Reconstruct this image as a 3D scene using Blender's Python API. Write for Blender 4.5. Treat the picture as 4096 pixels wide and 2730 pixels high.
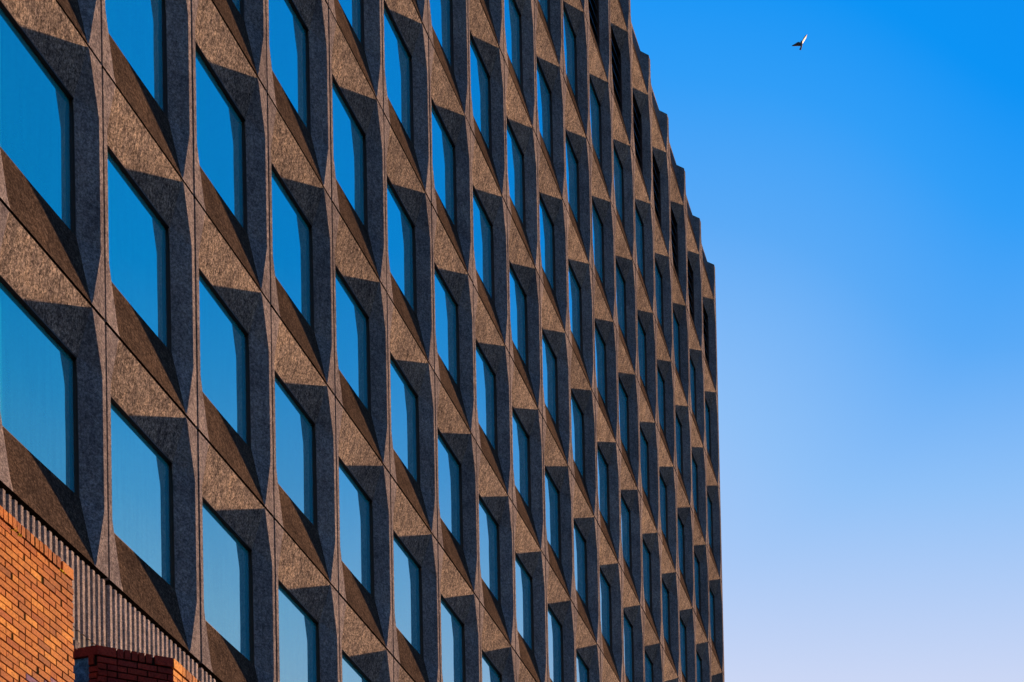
import bpy, math, random
import numpy as np
from mathutils import Vector, Matrix, noise
random.seed(7)
for o in list(bpy.data.objects): bpy.data.objects.remove(o)
scene = bpy.context.scene
col = scene.collection

# ---------------------------------------------------------------- scale of the facade grid
W = 2.5                      # width of one facade bay in metres
H = 1.287 * W                # height of one storey
Z0 = 12.67                   # underside of the lowest row of precast panels
def V(*a): return Vector(a)

# ---------------------------------------------------------------- camera
FPX, YAW, ROLL, PITCH, PPY = 7527.81, 0.297259, -0.0195734, 0.0277620, 5703.57
CAM = V(-7.141351 * W, -4.470632 * W, -4.428635 * W + Z0)
fw = V(math.cos(YAW), math.sin(YAW), 0); rt = V(math.sin(YAW), -math.cos(YAW), 0); up = V(0, 0, 1)
fw2 = fw * math.cos(PITCH) + up * math.sin(PITCH); up2 = up * math.cos(PITCH) - fw * math.sin(PITCH)
c_, s_ = math.cos(ROLL), math.sin(ROLL)
R_ = c_ * rt + s_ * up2; U_ = c_ * up2 - s_ * rt
cam = bpy.data.cameras.new('camera'); camo = bpy.data.objects.new('camera', cam); col.objects.link(camo)
m = Matrix((R_, U_, -fw2)).transposed().to_4x4(); m.translation = CAM
camo.matrix_world = m
cam.sensor_fit = 'HORIZONTAL'; cam.sensor_width = 36; cam.lens = FPX / 4096 * 36
cam.shift_y = (PPY - 1365) / 4096; cam.clip_start = .1; cam.clip_end = 4000
scene.camera = camo
scene.render.resolution_x = 1024; scene.render.resolution_y = 682
def pix(x, y, dist):
    """a point the given distance in front of the camera along the ray of one photo pixel"""
    u, v = (x - 2048) / FPX, (y - PPY) / FPX
    return CAM + (fw2 + u * R_ - v * U_).normalized() * dist

# ---------------------------------------------------------------- sun
MX, MZ = 6.9, .6
sund = V(MX, -1, MZ).normalized()          # towards the sun
sun = bpy.data.lights.new('sun', 'SUN'); sun.energy = 4.9; sun.angle = math.radians(.5); sun.color = (1.0, .58, .32)
suno = bpy.data.objects.new('sun', sun); col.objects.link(suno)
suno.rotation_euler = sund.to_track_quat('Z', 'Y').to_euler(); suno.location = (0, -40, 60)

# ---------------------------------------------------------------- sky
world = bpy.data.worlds.new("World"); scene.world = world; world.use_nodes = True
nt = world.node_tree; nt.nodes.clear()
def wn(t, **k):
    n = nt.nodes.new(t)
    for a, b in k.items(): setattr(n, a, b)
    return n
SKYK = 1 / 6.5
out = wn('ShaderNodeOutputWorld'); bg = wn('ShaderNodeBackground'); bg.inputs['Strength'].default_value = 1.0
tc = wn('ShaderNodeTexCoord')
nrm = wn('ShaderNodeVectorMath', operation='NORMALIZE'); nt.links.new(tc.outputs['Generated'], nrm.inputs[0])
g0 = up * .995 + V(rt.x, rt.y, 0) * .10
dt = wn('ShaderNodeVectorMath', operation='DOT_PRODUCT'); nt.links.new(nrm.outputs[0], dt.inputs[0]); dt.inputs[1].default_value = g0
# a paler halo beyond the roof line, painted into the sky colour
hz = wn('ShaderNodeVectorMath', operation='DOT_PRODUCT'); nt.links.new(nrm.outputs[0], hz.inputs[0]); hz.inputs[1].default_value = (pix(2380, 500, 1) - CAM).normalized()
hm = wn('ShaderNodeMapRange', interpolation_type='SMOOTHSTEP'); nt.links.new(hz.outputs['Value'], hm.inputs['Value'])
hm.inputs['From Min'].default_value = .981; hm.inputs['From Max'].default_value = 1.0
hm.inputs['To Min'].default_value = 0; hm.inputs['To Max'].default_value = .042
sb = wn('ShaderNodeMath', operation='SUBTRACT'); nt.links.new(dt.outputs['Value'], sb.inputs[0]); nt.links.new(hm.outputs[0], sb.inputs[1])
mr = wn('ShaderNodeMapRange'); nt.links.new(sb.outputs[0], mr.inputs['Value'])
mr.inputs['From Min'].default_value = .0; mr.inputs['From Max'].default_value = 1.0
rp = wn('ShaderNodeValToRGB'); nt.links.new(mr.outputs[0], rp.inputs[0])
def srgb(r, g, b):
    f = lambda c: (c / 255 / 12.92) if c / 255 <= .04045 else ((c / 255 + .055) / 1.055) ** 2.4
    return (f(r), f(g), f(b), 1)
SKY = [(0.0, (235, 205, 190)), (.345, (224, 214, 234)), (.398, (202, 214, 244)), (.475, (142, 192, 247)), (.525, (88, 169, 246)), (.565, (46, 157, 247)), (.60, (0, 146, 244)), (.8, (0, 118, 222)), (1.0, (0, 80, 180))]
el = rp.color_ramp.elements
while len(el) > 1: el.remove(el[-1])
for i, (p, c) in enumerate(SKY):
    e = el[0] if i == 0 else el.new(p)
    e.position = p; e.color = srgb(*c)
# the half of the sky away from the sun is dimmer
dx = wn('ShaderNodeVectorMath', operation='DOT_PRODUCT'); nt.links.new(nrm.outputs[0], dx.inputs[0]); dx.inputs[1].default_value = (1, 0, 0)
mx = wn('ShaderNodeMapRange', interpolation_type='SMOOTHSTEP'); nt.links.new(dx.outputs['Value'], mx.inputs['Value'])
mx.inputs['From Min'].default_value = .05; mx.inputs['From Max'].default_value = .68
dim = wn('ShaderNodeMix', data_type='RGBA'); nt.links.new(mx.outputs[0], dim.inputs[0]); dim.inputs[6].default_value = (.27, .64, .76, 1); dim.inputs[7].default_value = (1, 1, 1, 1)
mul = wn('ShaderNodeVectorMath', operation='MULTIPLY'); nt.links.new(rp.outputs[0], mul.inputs[0]); nt.links.new(dim.outputs[2], mul.inputs[1])
sc = wn('ShaderNodeVectorMath', operation='SCALE'); nt.links.new(mul.outputs[0], sc.inputs[0]); sc.inputs['Scale'].default_value = SKYK
sky = wn('ShaderNodeTexSky', sky_type='NISHITA', sun_disc=False, sun_elevation=math.asin(sund.z), sun_rotation=math.atan2(sund.x, sund.y))
ns = wn('ShaderNodeVectorMath', operation='SCALE'); nt.links.new(sky.outputs[0], ns.inputs[0]); ns.inputs['Scale'].default_value = .0004
ad = wn('ShaderNodeVectorMath', operation='ADD'); nt.links.new(sc.outputs[0], ad.inputs[0]); nt.links.new(ns.outputs[0], ad.inputs[1])
nt.links.new(ad.outputs[0], bg.inputs['Color']); nt.links.new(bg.outputs[0], out.inputs[0])

vs = scene.view_settings; vs.view_transform = 'Standard'; vs.look = 'None'; vs.exposure = 2.70; vs.gamma = 1.0; vs.use_curve_mapping = False

# ---------------------------------------------------------------- materials
def mat(name):
    M = bpy.data.materials.new(name); M.use_nodes = True; t = M.node_tree; t.nodes.clear()
    o = t.nodes.new('ShaderNodeOutputMaterial')
    return M, t, o
def N(t, ty, ins=None, **k):
    n = t.nodes.new(ty)
    for a, b in k.items(): setattr(n, a, b)
    for a, b in (ins or {}).items():
        if hasattr(b, 'is_output') or isinstance(b, bpy.types.NodeSocket): t.links.new(b, n.inputs[a])
        else: n.inputs[a].default_value = b
    return n
def ramp(t, fac, stops):
    r = t.nodes.new('ShaderNodeValToRGB'); t.links.new(fac, r.inputs[0]); e = r.color_ramp.elements
    while len(e) > 1: e.remove(e[-1])
    for i, (p, c) in enumerate(stops):
        q = e[0] if i == 0 else e.new(p)
        q.position = p; q.color = c if len(c) == 4 else (*c, 1)
    return r.outputs[0]
def mixc(t, fac, a, b, mode='MIX'):
    n = t.nodes.new('ShaderNodeMix'); n.data_type = 'RGBA'; n.blend_type = mode
    for i, v in ((0, fac), (6, a), (7, b)):
        if isinstance(v, bpy.types.NodeSocket): t.links.new(v, n.inputs[i])
        else: n.inputs[i].default_value = v if i == 0 or len(v) == 4 else (*v, 1)
    return n.outputs[2]
def coords(t, vary=True):
    c = t.nodes.new('ShaderNodeTexCoord')
    if not vary: return c.outputs['Object']
    oi = t.nodes.new('ShaderNodeObjectInfo')
    s = N(t, 'ShaderNodeVectorMath', {0: (37.3, 11.9, 53.7)}, operation='SCALE'); t.links.new(oi.outputs['Random'], s.inputs['Scale'])
    a = N(t, 'ShaderNodeVectorMath', {0: c.outputs['Object'], 1: s.outputs[0]}, operation='ADD')
    return a.outputs[0]
def concrete(name, base, dark=.55, light=1.6, grain=42, bump=.5, streak=.35, rough=.9, spec=.0):
    M, t, o = mat(name); v = coords(t)
    b = base
    n1 = N(t, 'ShaderNodeTexNoise', {'Vector': v, 'Scale': grain * .8, 'Detail': 4.0, 'Roughness': .85})
    c1 = ramp(t, n1.outputs[0], [(.38, [x * dark for x in b]), (.48, [x * .85 for x in b]), (.53, [min(1, x * 1.15) for x in b]), (.62, [min(1, x * light) for x in b])])
    n0 = N(t, 'ShaderNodeTexNoise', {'Vector': v, 'Scale': 15.0, 'Detail': 3.0, 'Roughness': .6})
    c1 = mixc(t, 1.0, c1, ramp(t, n0.outputs[0], [(.32, (.72, .70, .70)), (.5, (1, 1, 1)), (.68, (1.3, 1.27, 1.2))]), 'MULTIPLY')
    n2 = N(t, 'ShaderNodeTexNoise', {'Vector': v, 'Scale': 1.7, 'Detail': 4.0, 'Roughness': .6})
    c2 = ramp(t, n2.outputs[0], [(.3, (.68, .68, .70)), (.55, (1, 1, 1)), (.75, (1.18, 1.14, 1.08))])
    c = mixc(t, 1.0, c1, c2, 'MULTIPLY')
    mp = N(t, 'ShaderNodeMapping', {'Vector': v, 'Scale': (9, 9, .9)})
    n3 = N(t, 'ShaderNodeTexNoise', {'Vector': mp.outputs[0], 'Scale': 1.6, 'Detail': 3.0, 'Roughness': .6})
    c3 = ramp(t, n3.outputs[0], [(.34, (.62, .62, .66)), (.5, (1, 1, 1)), (.68, (1.2, 1.16, 1.1))])
    c = mixc(t, streak, c, mixc(t, 1.0, c, c3, 'MULTIPLY'))
    pr = N(t, 'ShaderNodeTexVoronoi', {'Vector': v, 'Scale': 16.0, 'Randomness': 1.0})
    pit = ramp(t, pr.outputs['Distance'], [(.06, (.35, .35, .38)), (.12, (1, 1, 1))])
    c = mixc(t, .7, c, mixc(t, 1.0, c, pit, 'MULTIPLY'))
    oi2 = t.nodes.new('ShaderNodeObjectInfo')
    c = mixc(t, 1.0, c, ramp(t, oi2.outputs['Random'], [(0, (.86, .85, .84)), (.5, (1, 1, 1)), (1, (1.12, 1.10, 1.06))]), 'MULTIPLY')
    bp = N(t, 'ShaderNodeBump', {'Height': n1.outputs[0], 'Strength': bump, 'Distance': .009})
    p = N(t, 'ShaderNodeBsdfPrincipled', {'Base Color': c, 'Roughness': rough, 'Normal': bp.outputs[0]})
    p.inputs['Specular IOR Level'].default_value = spec
    t.links.new(p.outputs[0], o.inputs[0]); return M
CON = concrete('precast_concrete', (.160, .149, .152))
CONH = concrete('precast_head_concrete', (.172, .150, .132), dark=.28, light=2.3, streak=1.0, spec=.0, rough=1.0, bump=.36)
CONS = concrete('weathered_shaded_sill_concrete', (.044, .034, .027), light=2.3, streak=.5)  # weathering, plus the sill's weaker sunlight put into the darker colour
RIB = concrete('ribbed_concrete', (.26, .238, .232), grain=55, streak=.3)
RIBL = concrete('pale_ribbed_concrete', (.26, .245, .22), grain=55, light=1.2, dark=.8)
JOINT_SHADE = concrete('joint_shade_concrete', (.014, .012, .012), bump=.1)  # near-black: the shade inside the panel joints is put into the colour
POST = concrete('blue_shade_render', (.05, .13, .24), grain=30, bump=.3)  # concrete in shade, its blue shade tone put into the base colour
PLAIN = concrete('plain_concrete', (.26, .25, .24))
ASPH = concrete('asphalt', (.05, .05, .052), grain=20)
PAVE = concrete('paving', (.18, .17, .16), grain=20)

def metal(name, base, rough=.45, metallic=.4):
    M, t, o = mat(name); v = coords(t)
    n1 = N(t, 'ShaderNodeTexNoise', {'Vector': v, 'Scale': 9.0, 'Detail': 4.0})
    c = ramp(t, n1.outputs[0], [(.3, [x * .7 for x in base]), (.7, [x * 1.3 for x in base])])
    p = N(t, 'ShaderNodeBsdfPrincipled', {'Base Color': c, 'Roughness': rough, 'Metallic': metallic})
    t.links.new(p.outputs[0], o.inputs[0]); return M
FRAME = metal('dark_bronze_frame', (.022, .013, .009), .5)
LOUV = metal('louvre_paint', (.006, .010, .018), .35)

def glass():
    M, t, o = mat('tinted_mirror_glass'); v = coords(t)
    n1 = N(t, 'ShaderNodeTexNoise', {'Vector': v, 'Scale': .9, 'Detail': 1.0})
    mp = N(t, 'ShaderNodeMapping', {'Vector': v, 'Scale': (14, 14, .8)})
    n2 = N(t, 'ShaderNodeTexNoise', {'Vector': mp.outputs[0], 'Scale': 1.5, 'Detail': 4.0})
    bp = N(t, 'ShaderNodeBump', {'Height': n1.outputs[0], 'Strength': .06, 'Distance': .05})
    oi = t.nodes.new('ShaderNodeObjectInfo')
    tint = ramp(t, oi.outputs['Random'], [(0, (.56, .72, .53)), (.5, (.68, .84, .62)), (1, (.80, .95, .71))])
    tint = mixc(t, .5, tint, mixc(t, 1.0, tint, ramp(t, n2.outputs[0], [(.35, (.80, .82, .86)), (.6, (1, 1, 1))]), 'MULTIPLY'))
    n4 = N(t, 'ShaderNodeTexNoise', {'Vector': v, 'Scale': 30.0, 'Detail': 3.0, 'Roughness': .8})
    tint = mixc(t, .6, tint, mixc(t, 1.0, tint, ramp(t, n4.outputs[0], [(.35, (.80, .84, .88)), (.65, (1.15, 1.1, 1.05))]), 'MULTIPLY'))
    lw_ = N(t, 'ShaderNodeLayerWeight', {'Blend': .5})
    gz = N(t, 'ShaderNodeMapRange', {'Value': lw_.outputs['Facing'], 'From Min': .50, 'From Max': .80})
    tint = mixc(t, gz.outputs[0], tint, (.82, .95, .93))
    fac = N(t, 'ShaderNodeMapRange', {'Value': lw_.outputs['Facing'], 'From Min': .5, 'From Max': .8, 'To Min': .68, 'To Max': .71})
    gl = N(t, 'ShaderNodeBsdfGlossy', {'Color': tint, 'Roughness': .035, 'Normal': bp.outputs[0]})
    df = N(t, 'ShaderNodeBsdfDiffuse', {'Color': (0.01, .58, .80, 1)})
    mx = N(t, 'ShaderNodeMixShader', {0: fac.outputs[0], 1: df.outputs[0], 2: gl.outputs[0]})
    t.links.new(mx.outputs[0], o.inputs[0]); return M
GLASS = glass()

def brick(name, cols, rough=.8):
    M, t, o = mat(name); v = coords(t, False)
    g = t.nodes.new('ShaderNodeNewGeometry')
    c = ramp(t, g.outputs['Random Per Island'], [(i / (len(cols) - 1), cc) for i, cc in enumerate(cols)])
    n1 = N(t, 'ShaderNodeTexNoise', {'Vector': v, 'Scale': 38.0, 'Detail': 4.0, 'Roughness': .7})
    c = mixc(t, 1.0, c, ramp(t, n1.outputs[0], [(.32, (.55, .50, .48)), (.5, (1, 1, 1)), (.7, (1.3, 1.25, 1.1))]), 'MULTIPLY')
    n2 = N(t, 'ShaderNodeTexNoise', {'Vector': v, 'Scale': 2.2, 'Detail': 3.0})
    c = mixc(t, 1.0, c, ramp(t, n2.outputs[0], [(.35, (.78, .72, .70)), (.6, (1.1, 1.12, 1.0))]), 'MULTIPLY')
    bp = N(t, 'ShaderNodeBump', {'Height': n1.outputs[0], 'Strength': .6, 'Distance': .006})
    p = N(t, 'ShaderNodeBsdfPrincipled', {'Base Color': c, 'Roughness': rough, 'Normal': bp.outputs[0]})
    p.inputs['Specular IOR Level'].default_value = .06
    t.links.new(p.outputs[0], o.inputs[0]); return M
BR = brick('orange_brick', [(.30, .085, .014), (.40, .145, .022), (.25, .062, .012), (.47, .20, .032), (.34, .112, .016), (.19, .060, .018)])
BRD = brick('shaded_red_brick', [(.19, .026, .018), (.24, .034, .024), (.15, .022, .02), (.20, .03, .018)])  # shaded copy of the orange brick, the shade put into the colour
BRP = brick('purple_stained_brick', [(.15, .065, .14), (.10, .05, .16), (.20, .08, .11)])
MORT = concrete('dark_mortar', (.016, .010, .008), bump=.2)
MOSS = concrete('yellow_moss', (.5, .40, .03), grain=80)

# ---------------------------------------------------------------- helpers
def mesh(name, verts, faces, mats, parent=None, mi=None, loc=None, smooth=False):
    me = bpy.data.meshes.new(name); me.from_pydata([tuple(v) for v in verts], [], faces); me.update()
    for q in (mats if isinstance(mats, (list, tuple)) else [mats]): me.materials.append(q)
    if mi is not None: me.polygons.foreach_set('material_index', mi)
    if smooth: me.polygons.foreach_set('use_smooth', [True] * len(me.polygons))
    o = bpy.data.objects.new(name, me); col.objects.link(o)
    if parent: o.parent = parent
    if loc is not None: o.location = loc
    return o
class MB:
    def __init__(s): s.v = []; s.f = []; s.m = []
    def add(s, v, f, m=0):
        b = len(s.v); s.v += [tuple(p) for p in v]; s.f += [[i + b for i in q] for q in f]; s.m += (m if isinstance(m, list) else [m] * len(f))
    def box(s, x0, x1, y0, y1, z0, z1, m=0):
        s.add([(x0, y0, z0), (x1, y0, z0), (x1, y1, z0), (x0, y1, z0), (x0, y0, z1), (x1, y0, z1), (x1, y1, z1), (x0, y1, z1)],
              [(0, 3, 2, 1), (4, 5, 6, 7), (0, 1, 5, 4), (1, 2, 6, 5), (2, 3, 7, 6), (3, 0, 4, 7)], m)
    def prism(s, poly, z0, z1, m=0):
        n = len(poly)
        s.add([(x, y, z0) for x, y in poly] + [(x, y, z1) for x, y in poly],
              [tuple(range(n))[::-1], tuple(range(n, 2 * n))] + [(i, (i + 1) % n, n + (i + 1) % n, n + i) for i in range(n)], m)
    def build(s, name, mats, parent=None, loc=None): return mesh(name, s.v, s.f, mats, parent, s.m, loc)
def tag(o, label=None, cat=None, group=None, kind=None):
    for k, v in (('label', label), ('category', cat), ('group', group), ('kind', kind)):
        if v: o[k] = v
    return o
def empty(name, loc):
    o = bpy.data.objects.new(name, None); col.objects.link(o); o.location = loc; return o

# ---------------------------------------------------------------- ground
g = MB(); g.add([(-1500, -1500, 0), (1500, -1500, 0), (1500, 1500, 0), (-1500, 1500, 0)], [(0, 1, 2, 3)])
tag(g.build('ground', ASPH), kind='structure')
g = MB(); g.box(-60, 60, -6, .0, .0, .13)
tag(g.build('pavement', PAVE), kind='structure')

# ---------------------------------------------------------------- office building
B = empty('office_building', (0, 0, 0))
tag(B, 'tall grey precast concrete office block with a faceted grid of blue mirrored windows', 'office building')
A_, B_, CT, CB = .130, .041, .23, .25        # reveal splay: half width of pier face at the joints / between them, height of the flare
WR, WH, WB, D, G = .133, .186, .268, .076, .106
GJ, GZ = .0095, .0055
X0, X1 = GJ * W, (1 - GJ) * W
a0, a1, b0, b1 = A_ * W, (1 - A_) * W, B_ * W, (1 - B_) * W
w0, w1 = WR * W, (1 - WR) * W
z0, z1 = GZ * H * 1.3, H * (1 - GZ)
zl, zh = CB * H, H * (1 - CT)
zb, zt = WB * H, H * (1 - WH)
dd, gg, back = D * W, G * W, .120 * W
def panel_mb():
    M = MB()
    # front: 0..7 opening octagon, 8..11 outer rectangle (y=0), 12..15 recess rectangle, 16..19 rim
    P = [(a0, 0, z0), (a1, 0, z0), (b1, 0, zl), (b1, 0, zh), (a1, 0, z1), (a0, 0, z1), (b0, 0, zh), (b0, 0, zl),
         (X0, 0, z0), (X1, 0, z0), (X1, 0, z1), (X0, 0, z1),
         (w0, dd, zb), (w1, dd, zb), (w1, dd, zt), (w0, dd, zt),
         (X0, back, z0), (X1, back, z0), (X1, back, z1), (X0, back, z1),
         (w0, back, zb), (w1, back, zb), (w1, back, zt), (w0, back, zt)]
    F = [(8, 0, 7), (8, 7, 6, 11), (11, 6, 5), (9, 2, 1), (9, 10, 3, 2), (10, 4, 3),    # pier faces
         (0, 1, 13, 12), (1, 2, 13), (2, 3, 14, 13), (3, 4, 14), (4, 5, 15, 14), (5, 6, 15), (6, 7, 12, 15), (7, 0, 12),
         (8, 11, 19, 16), (9, 17, 18, 10), (8, 16, 17, 9, 1, 0), (11, 5, 4, 10, 18, 19),
         (12, 13, 21, 20), (13, 14, 22, 21), (14, 15, 23, 22), (15, 12, 20, 23)]
    mi = [0] * 6 + [1, 0, 0, 0, 2, 0, 0, 0] + [0, 0, 3, 3] + [0] * 4  # top and bottom rims get the near-black, soffit shadow as colour
    M.add(P, F, mi); return M
def frame_mb():
    M = MB(); t = .006 * W; y0, y1 = dd + .012, gg + .02
    e = .004
    x0, x1, q0, q1 = w0 + e, w1 - e, zb + e, zt - e
    M.box(x0, x0 + t, y0, y1, q0, q1); M.box(x1 - t, x1, y0, y1, q0, q1)
    M.box(x0 + t, x1 - t, y0, y1, q0, q0 + t * .7); M.box(x0 + t, x1 - t, y0, y1, q1 - t * 1.3, q1)
    # thin inner glazing bead
    s = t + .006
    M.box(x0 + t, x0 + s, y0 + .02, y1, q0 + t * .7, q1 - t * 1.3); M.box(x1 - s, x1 - t, y0 + .02, y1, q0 + t * .7, q1 - t * 1.3)
    return M
def pane_mb(tx=0, tz=0):
    M = MB(); x0, x1, q0, q1 = w0 + .012, w1 - .012, zb + .012, zt - .012
    def y(x, z): return gg + tx * (x - W / 2) + tz * (z - H / 2)
    P = [(x0, y(x0, q0), q0), (x1, y(x1, q0), q0), (x1, y(x1, q1), q1), (x0, y(x0, q1), q1)]
    M.add(P + [(a, b + .014, c) for a, b, c in P], [(0, 1, 2, 3), (7, 6, 5, 4), (0, 4, 5, 1), (1, 5, 6, 2), (2, 6, 7, 3), (3, 7, 4, 0)]); return M
def louvre_mb():
    M = MB(); n = 5; q = (zt - zb) / n
    for i in range(n):
        z = zb + i * q + .03
        M.add([(w0 + .05, dd + .05, z), (w1 - .05, dd + .05, z), (w1 - .05, dd + .16, z + q * .62), (w0 + .05, dd + .16, z + q * .62),
               (w0 + .05, dd + .05, z + .022), (w1 - .05, dd + .05, z + .022), (w1 - .05, dd + .16, z + q * .62 + .022), (w0 + .05, dd + .16, z + q * .62 + .022)],
              [(0, 1, 2, 3), (7, 6, 5, 4), (0, 4, 5, 1), (1, 5, 6, 2), (2, 6, 7, 3), (3, 7, 4, 0)])
    return M
def parapet_mb():
    M = MB(); hp = .532 * W; bk = .17 * W
    P = [(a0, 0, z0), (a1, 0, z0), (b1, 0, zl), (b1, 0, hp), (b0, 0, hp), (b0, 0, zl),     # 0-5
         (X0, 0, z0), (X1, 0, z0), (X1, 0, hp), (X0, 0, hp),                              # 6-9
         (w0, dd, zb), (w1, dd, zb), (w1, dd, hp), (w0, dd, hp),                          # 10-13
         (X0, bk, z0), (X1, bk, z0), (X1, bk, hp), (X0, bk, hp)]                          # 14-17
    F = [(6, 0, 5), (6, 5, 4, 9), (7, 2, 1), (7, 8, 3, 2), (0, 1, 11, 10), (1, 2, 11), (2, 3, 12, 11), (10, 11, 12, 13), (4, 5, 10, 13), (5, 0, 10),
         (6, 9, 17, 14), (7, 15, 16, 8), (14, 17, 16, 15), (6, 14, 15, 7, 1, 0), (9, 4, 13, 12, 3, 8, 16, 17)]
    M.add(P, F, [0, 0, 0, 0, 1] + [0] * 10); return M
PM, FM, LM, AM = panel_mb(), frame_mb(), louvre_mb(), parapet_mb()
VIS = {}
for k in range(-2, 18):
    for j in range(0, 10):
        pts = []
        for i, l in ((0, 0), (1, 0), (1, 1), (0, 1)):
            d = V((k + i) * W, 0, Z0 + (j + l) * H) - CAM; z = d.dot(fw2)
            pts.append((2048 + FPX * d.dot(R_) / z, PPY - FPX * d.dot(U_) / z))
        xs = [p[0] for p in pts]; ys = [p[1] for p in pts]
        if max(0, min(xs)) < min(4096, max(xs)) and max(0, min(ys)) < min(2730, max(ys)):
            VIS[(k, j)] = True
mats3 = [CON, CONS, CONH, JOINT_SHADE]
protop = {}
def soften(o):
    """round the cast creases that run from the reveal corners to the pier faces"""
    import bmesh
    bm = bmesh.new(); bm.from_mesh(o.data); bm.verts.ensure_lookup_table()
    E_ = []
    for e in bm.edges:
        ys = sorted(v.co.y for v in e.verts)
        if abs(ys[0]) < 1e-4 and abs(ys[1] - dd) < 1e-3: E_.append(e)
    bmesh.ops.bevel(bm, geom=E_, offset=.028, segments=3, profile=.5, affect='EDGES', clamp_overlap=True, offset_type='OFFSET')
    bm.to_mesh(o.data); bm.free(); o.data.update()
def first(key, mb, name, mats):
    o = protop.get(key)
    if o is None:
        o = protop[key] = mb.build(name, mats)
        if key == 'panel': soften(o)
        return o
    c = o.copy(); col.objects.link(c); return c
panes = []
for i in range(6):
    panes.append(pane_mb(random.uniform(-.004, .004), random.uniform(-.003, .003)))
rest = {'panel': MB(), 'frame': MB(), 'pane': MB(), 'louvre': MB()}
def shift(dst, src, ox, oz):
    dst.add([(x + ox, y, z + oz) for x, y, z in src.v], src.f, list(src.m))
for k in range(-2, 18):
    for j in range(0, 9):
        org = (k * W, 0, Z0 + j * H)
        if (k, j) in VIS:
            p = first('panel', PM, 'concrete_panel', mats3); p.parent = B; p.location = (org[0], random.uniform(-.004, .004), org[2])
            f = first('frame', FM, 'window_frame', FRAME); f.parent = p
            if j == 8:
                l = first('louvre', LM, 'louvre', LOUV); l.parent = p
            else:
                q = random.randrange(6); l = first('pane%d' % q, panes[q], 'window_pane', GLASS); l.parent = p
        else:
            shift(rest['panel'], PM, org[0], org[2]); shift(rest['frame'], FM, org[0], org[2])
            shift(rest['louvre' if j == 8 else 'pane'], LM if j == 8 else panes[0], org[0], org[2])
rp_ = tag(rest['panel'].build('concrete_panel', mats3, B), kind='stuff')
tag(rest['frame'].build('window_frame', FRAME, rp_), kind='stuff')
tag(rest['pane'].build('window_pane', GLASS, rp_), kind='stuff')
tag(rest['louvre'].build('louvre', LOUV, rp_), kind='stuff')
for k in range(-2, 18):
    o = first('parapet', AM, 'parapet_panel', mats3); o.parent = B; o.location = (k * W, 0, Z0 + 9 * H)
# ribbed band under the panels
def ribbed(zb_, zt_, pitch=.05, depth=.034):
    M = MB(); n = 20; pw = (X1 - X0) / n; y = .012
    M.box(X0, X1, y + depth, .2, zb_, zt_)
    for i in range(n):
        x = X0 + i * pw; wv = pw * .50; t = pw * .06
        if i == 0: x0_ = x
        M.add([(x, y + depth, zb_), (x + t, y, zb_), (x + wv, y, zb_), (x + wv + t, y + depth, zb_),
               (x, y + depth, zt_), (x + t, y, zt_), (x + wv, y, zt_), (x + wv + t, y + depth, zt_)],
              [(0, 1, 5, 4), (1, 2, 6, 5), (2, 3, 7, 6), (0, 3, 2, 1), (4, 5, 6, 7)])
    return M
R1, R2 = ribbed(-.93, -.036), ribbed(-1.20, -.945)
for k in range(-2, 18):
    o = first('rib', R1, 'ribbed_panel', [RIB]); o.parent = B; o.location = (k * W, 0, Z0)
    o = first('rib2', R2, 'ribbed_skirt', [RIBL]); o.parent = B; o.location = (k * W, 0, Z0)
m_ = MB(); m_.box(-2 * W, 18 * W, .12 * W + .006, 16, 0, Z0 + 9 * H + .25)
m_.build('core_wall', JOINT_SHADE, B)
m_ = MB(); m_.box(18 * W + .002, 18 * W + .07, 0.0, 16, Z0 - .9, Z0 + 9 * H + .532 * W)
m_.build('end_wall', CON, B)
m_ = MB(); m_.box(-2 * W, 18 * W, .14, .29, 0, Z0 - 1.215)
m_.build('ground_floor_wall', PLAIN, B)
m_ = MB(); m_.box(-2 * W, 18 * W, 15.6, 16.05, Z0 + 9 * H + .25, Z0 + 9 * H + .532 * W)
m_.build('rear_parapet', CON, B)

# ---------------------------------------------------------------- brick walls in front of the facade
CO = .075; BL = .235; MJ = .017; FACE = -1.233; ZT = Z0 - 1.461
def place(M, o, ux, uy, nx, ny, s0, s1, z0_, z1_, dep, j=0.003, m=0):
    """one brick on a wall face: o origin, u along the face, n outwards"""
    e = random.uniform(-j, j); t = random.uniform(-.0015, .0015); t2 = random.uniform(-.0015, .0015)
    P = []
    for (s, off) in ((s0, e), (s1, e + t)):
        for z in (z0_ + t2, z1_ + t2):
            P.append((o[0] + ux * s + nx * off, o[1] + uy * s + ny * off, z))
            P.append((o[0] + ux * s - nx * dep, o[1] + uy * s - ny * dep, z))
    # 0 s0z0 front,1 back,2 s0z1 front,3 back,4 s1z0 f,5 b,6 s1z1 f,7 b
    M.add(P, [(0, 4, 6, 2), (1, 3, 7, 5), (0, 2, 3, 1), (4, 5, 7, 6), (2, 6, 7, 3), (0, 1, 5, 4)], m)
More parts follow.
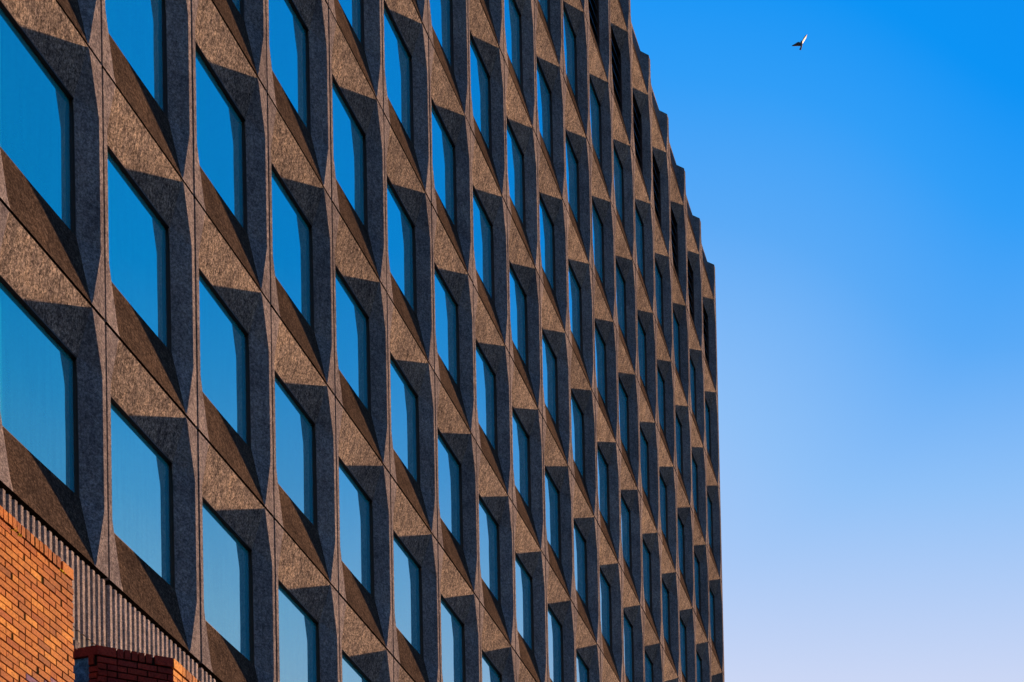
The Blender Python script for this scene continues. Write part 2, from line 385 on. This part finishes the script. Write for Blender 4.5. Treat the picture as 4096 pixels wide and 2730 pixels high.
def face(M, C, o, u, n, L, zt_, zbot, dark=0, purple=None, ends=(True, True)):
    # rowlock coping course
    h = .107; s = 0; big = .215; over = .006
    oo = (o[0] + n[0] * over, o[1] + n[1] * over)
    segs = []
    if ends[0]: segs.append((0, big)); s = big + MJ
    end = L - (big + MJ if ends[1] else 0)
    while s + .05 < end:
        e = min(s + .066, end - .0); segs.append((s, e)); s = e + MJ
    if ends[1]: segs.append((L - big, L))
    for a, b in segs: place(C, oo, *u, *n, a, b, zt_ - h + random.uniform(-.002, .002), zt_ + random.uniform(-.004, .004), .18, .004, dark)
    r = 0; z = zt_ - h - MJ * 1.3
    while z - .060 > zbot:
        s = -random.uniform(0, .004) - (BL / 2 if r % 2 else 0)
        while s < L:
            a, b = max(s, 0), min(s + BL - MJ, L)
            if b - a > .03:
                mm = dark
                if purple and purple(a, zt_ - z): mm = 2
                if random.random() < .05 and b - a > .2:      # snapped headers here and there
                    c = (a + b) / 2; place(M, o, *u, *n, a, c - .004, z - .060, z, .09, m=mm); place(M, o, *u, *n, c + .004, b, z - .060, z, .09, m=mm)
                else: place(M, o, *u, *n, a, b, z - .060, z, .09, m=mm)
            s += BL
        z -= CO; r += 1
mb3 = [BR, BRD, BRP]
def wall(name, label, polys, faces, body_poly):
    root = empty(name, (body_poly[0][0], body_poly[0][1], 0)); tag(root, label, 'brick wall')
    M, C, K = MB(), MB(), MB()
    for f in faces: face(M, C, *f)
    K.prism(body_poly, 0.0, ZT - .02)
    L = (-body_poly[0][0], -body_poly[0][1], 0)
    M.build('brickwork', mb3, root, L); C.build('coping', mb3, root, L); K.build('mortar', MORT, root, L)
    return root
i_ = .02
EL = -.515
lw = wall('brick_wall', 'sunlit orange brick wall with rowlock coping at the lower left, yellow moss under the coping', None,
     [((-4.98, FACE), (1, 0), (0, -1), EL + 4.98, ZT, .3, 0,
       (lambda s, dn: (3.45 < s < 4.1 and dn > 1.27 + (4.0 - s) * .25) and random.random() < .7), (True, True))],
     [(-4.98 + i_, FACE + i_), (EL - i_, FACE + i_), (EL - i_, -.03), (-4.98 + i_, -.03)])
def mossy(root, pts, name='moss'):
    M = MB(); inv = root.location
    for (x, y, z, r) in pts:
        n = 5
        for q in range(7):
            cx, cz = x + random.gauss(0, r), z + random.gauss(0, r * .4); s = random.uniform(.003, .007)
            M.box(cx - s - inv.x, cx + s - inv.x, y - s - inv.y, y + s * .5 - inv.y, cz - s * .7, cz + s * .7)
    return M.build(name, MOSS, root)
mossy(lw, [(-1.62, FACE, ZT - .115, .05), (-1.56, FACE, ZT - .115, .03), (EL - .22, FACE, ZT - .11, .02)])
Ax, Ay = 1.741, FACE; Bx, By = 1.137, -.586; Cy = -.470
dl = math.hypot(Ax - Bx, Ay - By); ux, uy = (Ax - Bx) / dl, (Ay - By) / dl
nw = wall('brick_wall', 'dark red chamfered brick pier end in shade with a narrow sunlit orange face on its right', None,
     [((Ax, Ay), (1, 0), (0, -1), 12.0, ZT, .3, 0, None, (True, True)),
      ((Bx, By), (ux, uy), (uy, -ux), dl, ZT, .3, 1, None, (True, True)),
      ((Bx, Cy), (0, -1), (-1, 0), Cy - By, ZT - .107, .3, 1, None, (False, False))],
     [(Bx + i_, Cy), (Bx + i_, By + i_ * .5), (Ax + i_ * .4, Ay + i_), (Ax + 12 - i_, Ay + i_), (Ax + 12 - i_, -.03), (Bx + .25, -.03), (Bx + .25, Cy)])
lo = nw.location
C = MB()
for (s0, s1) in ((By, -.33), (-.32, -.10)):
    C.box(Bx - .006 - lo.x, Bx + .2 - lo.x, s0 + .002 - lo.y, s1 - lo.y, ZT - .107, ZT - .001)
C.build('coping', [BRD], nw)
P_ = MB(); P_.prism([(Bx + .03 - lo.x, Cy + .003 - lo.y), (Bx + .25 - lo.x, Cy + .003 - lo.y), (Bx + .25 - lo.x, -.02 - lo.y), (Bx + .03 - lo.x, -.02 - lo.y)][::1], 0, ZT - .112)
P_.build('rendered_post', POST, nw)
# little concrete bracket at the foot of the ribbed skirt
K = MB(); K.prism([(0, 0), (.14, 0), (.10, -.06), (.0, -.06)][::-1], -1.27, -1.14)
K.build('ledge', CON, B, (1.56, .0, Z0))

# ---------------------------------------------------------------- pigeon
def bird():
    bc = pix(3206, 180, 70)
    f, _, _ = (bc - CAM).normalized(), 0, 0
    s = 70 / 7528.0 * (fw2.dot(f))          # metres per photo pixel at the bird
    # photo offsets in px (x right, y down), half widths and depth along the view
    verts, faces = [], []
    def ringtube(path, n=8):
        base = len(verts)
        for (x, y, dz, rw, rh, ang) in path:
            ca, sa = math.cos(ang), math.sin(ang)
            for i in range(n):
                t = 2 * math.pi * i / n; p, q = rw * math.cos(t), rh * math.sin(t)
                verts.append((x + p * ca, y + p * sa, dz + q))
        for r in range(len(path) - 1):
            for i in range(n):
                faces.append((base + r * n + i, base + r * n + (i + 1) % n, base + (r + 1) * n + (i + 1) % n, base + (r + 1) * n + i))
        faces.append(tuple(base + i for i in range(n))[::-1]); faces.append(tuple(base + (len(path) - 1) * n + i for i in range(n)))
    # body, from head (up) to the fanned tail (down left); origin at (3206,180)
    ringtube([(-2.6, -15.5, -3, .5, .6, 0), (-1.6, -13, -3, 2.0, 2.0, 0), (-.6, -9.5, -2, 3.3, 3.2, 0), (0, -4, 0, 4.2, 4.5, 0), (0, 2, 1, 4.0, 4.2, 0), (-.8, 7.5, 2, 3.2, 2.4, .1), (-2.5, 12, 3, 3.4, 1.2, .3), (-5, 17.5, 4, 4.2, .5, .45)])
    # wing helper: leading/trailing edge stations
    def wing(st, th):
        base = len(verts)
        for (lx, ly, lz, tx, ty, tz) in st:
            nx_, ny_ = 0, 0
            verts.append((lx, ly, lz)); verts.append(((lx * .65 + tx * .35), (ly * .65 + ty * .35), (lz * .65 + tz * .35) - th)); verts.append((tx, ty, tz)); verts.append(((lx * .6 + tx * .4), (ly * .6 + ty * .4), (lz * .6 + tz * .4) + th))
            th *= .8
        for r in range(len(st) - 1):
            for i in range(4): faces.append((base + r * 4 + i, base + r * 4 + (i + 1) % 4, base + (r + 1) * 4 + (i + 1) % 4, base + (r + 1) * 4 + i))
        faces.append((base, base + 1, base + 2, base + 3)); e = base + (len(st) - 1) * 4; faces.append((e + 3, e + 2, e + 1, e))
    wing([(0, -7, 0, 0, 3.5, 2), (-6, -8.2, -2, -6, 4, 2), (-12, -9.2, -4, -12, 3.8, 2), (-19, -7, -3, -19, 3.4, 3), (-27, -3.4, 0, -27, 3, 4), (-33, -1.8, 2, -33, 2.6, 4), (-38, .6, 4, -37.5, 2.4, 4.6)], 1.2)
    wing([(.6, -6, 0, 2.4, -3, 8), (1.6, -11, -1, 4.2, -8.5, 10), (4, -17, -3, 7, -14.5, 11), (7.6, -24, -4, 11, -21, 11), (12.4, -31, -4, 16, -28.5, 9), (17, -36.5, -3, 20, -34.5, 6), (21.5, -41, -1, 22.3, -40, 3)], 1.0)
    P = []
    for x, y, d in verts: P.append(tuple(R_ * (x * s) - U_ * (y * s) + fw2 * (d * s)))
    M, t, o = mat('pigeon_feathers')
    cg = t.nodes.new('ShaderNodeTexCoord'); n1 = N(t, 'ShaderNodeTexNoise', {'Vector': cg.outputs['Object'], 'Scale': 14.0, 'Detail': 3.0})
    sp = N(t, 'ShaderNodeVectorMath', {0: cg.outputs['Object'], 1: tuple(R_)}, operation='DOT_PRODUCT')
    cc = ramp(t, N(t, 'ShaderNodeMapRange', {'Value': sp.outputs['Value'], 'From Min': -.01, 'From Max': .04}).outputs[0], [(0, (.06, .055, .065)), (.5, (.20, .18, .17)), (1, (.24, .21, .20))])  # sunlight on the raised wing and shade on the other, painted as colour
    cc = mixc(t, 1.0, cc, ramp(t, n1.outputs[0], [(.3, (.75, .75, .78)), (.7, (1.1, 1.1, 1.1))]), 'MULTIPLY')
    p = N(t, 'ShaderNodeBsdfPrincipled', {'Base Color': cc, 'Roughness': .6}); t.links.new(p.outputs[0], o.inputs[0])
    ob = mesh('pigeon', P, faces, M, loc=bc, smooth=True)
    tag(ob, 'small dark bird in flight against the blue sky, one wing raised and lit', 'bird')
bird()
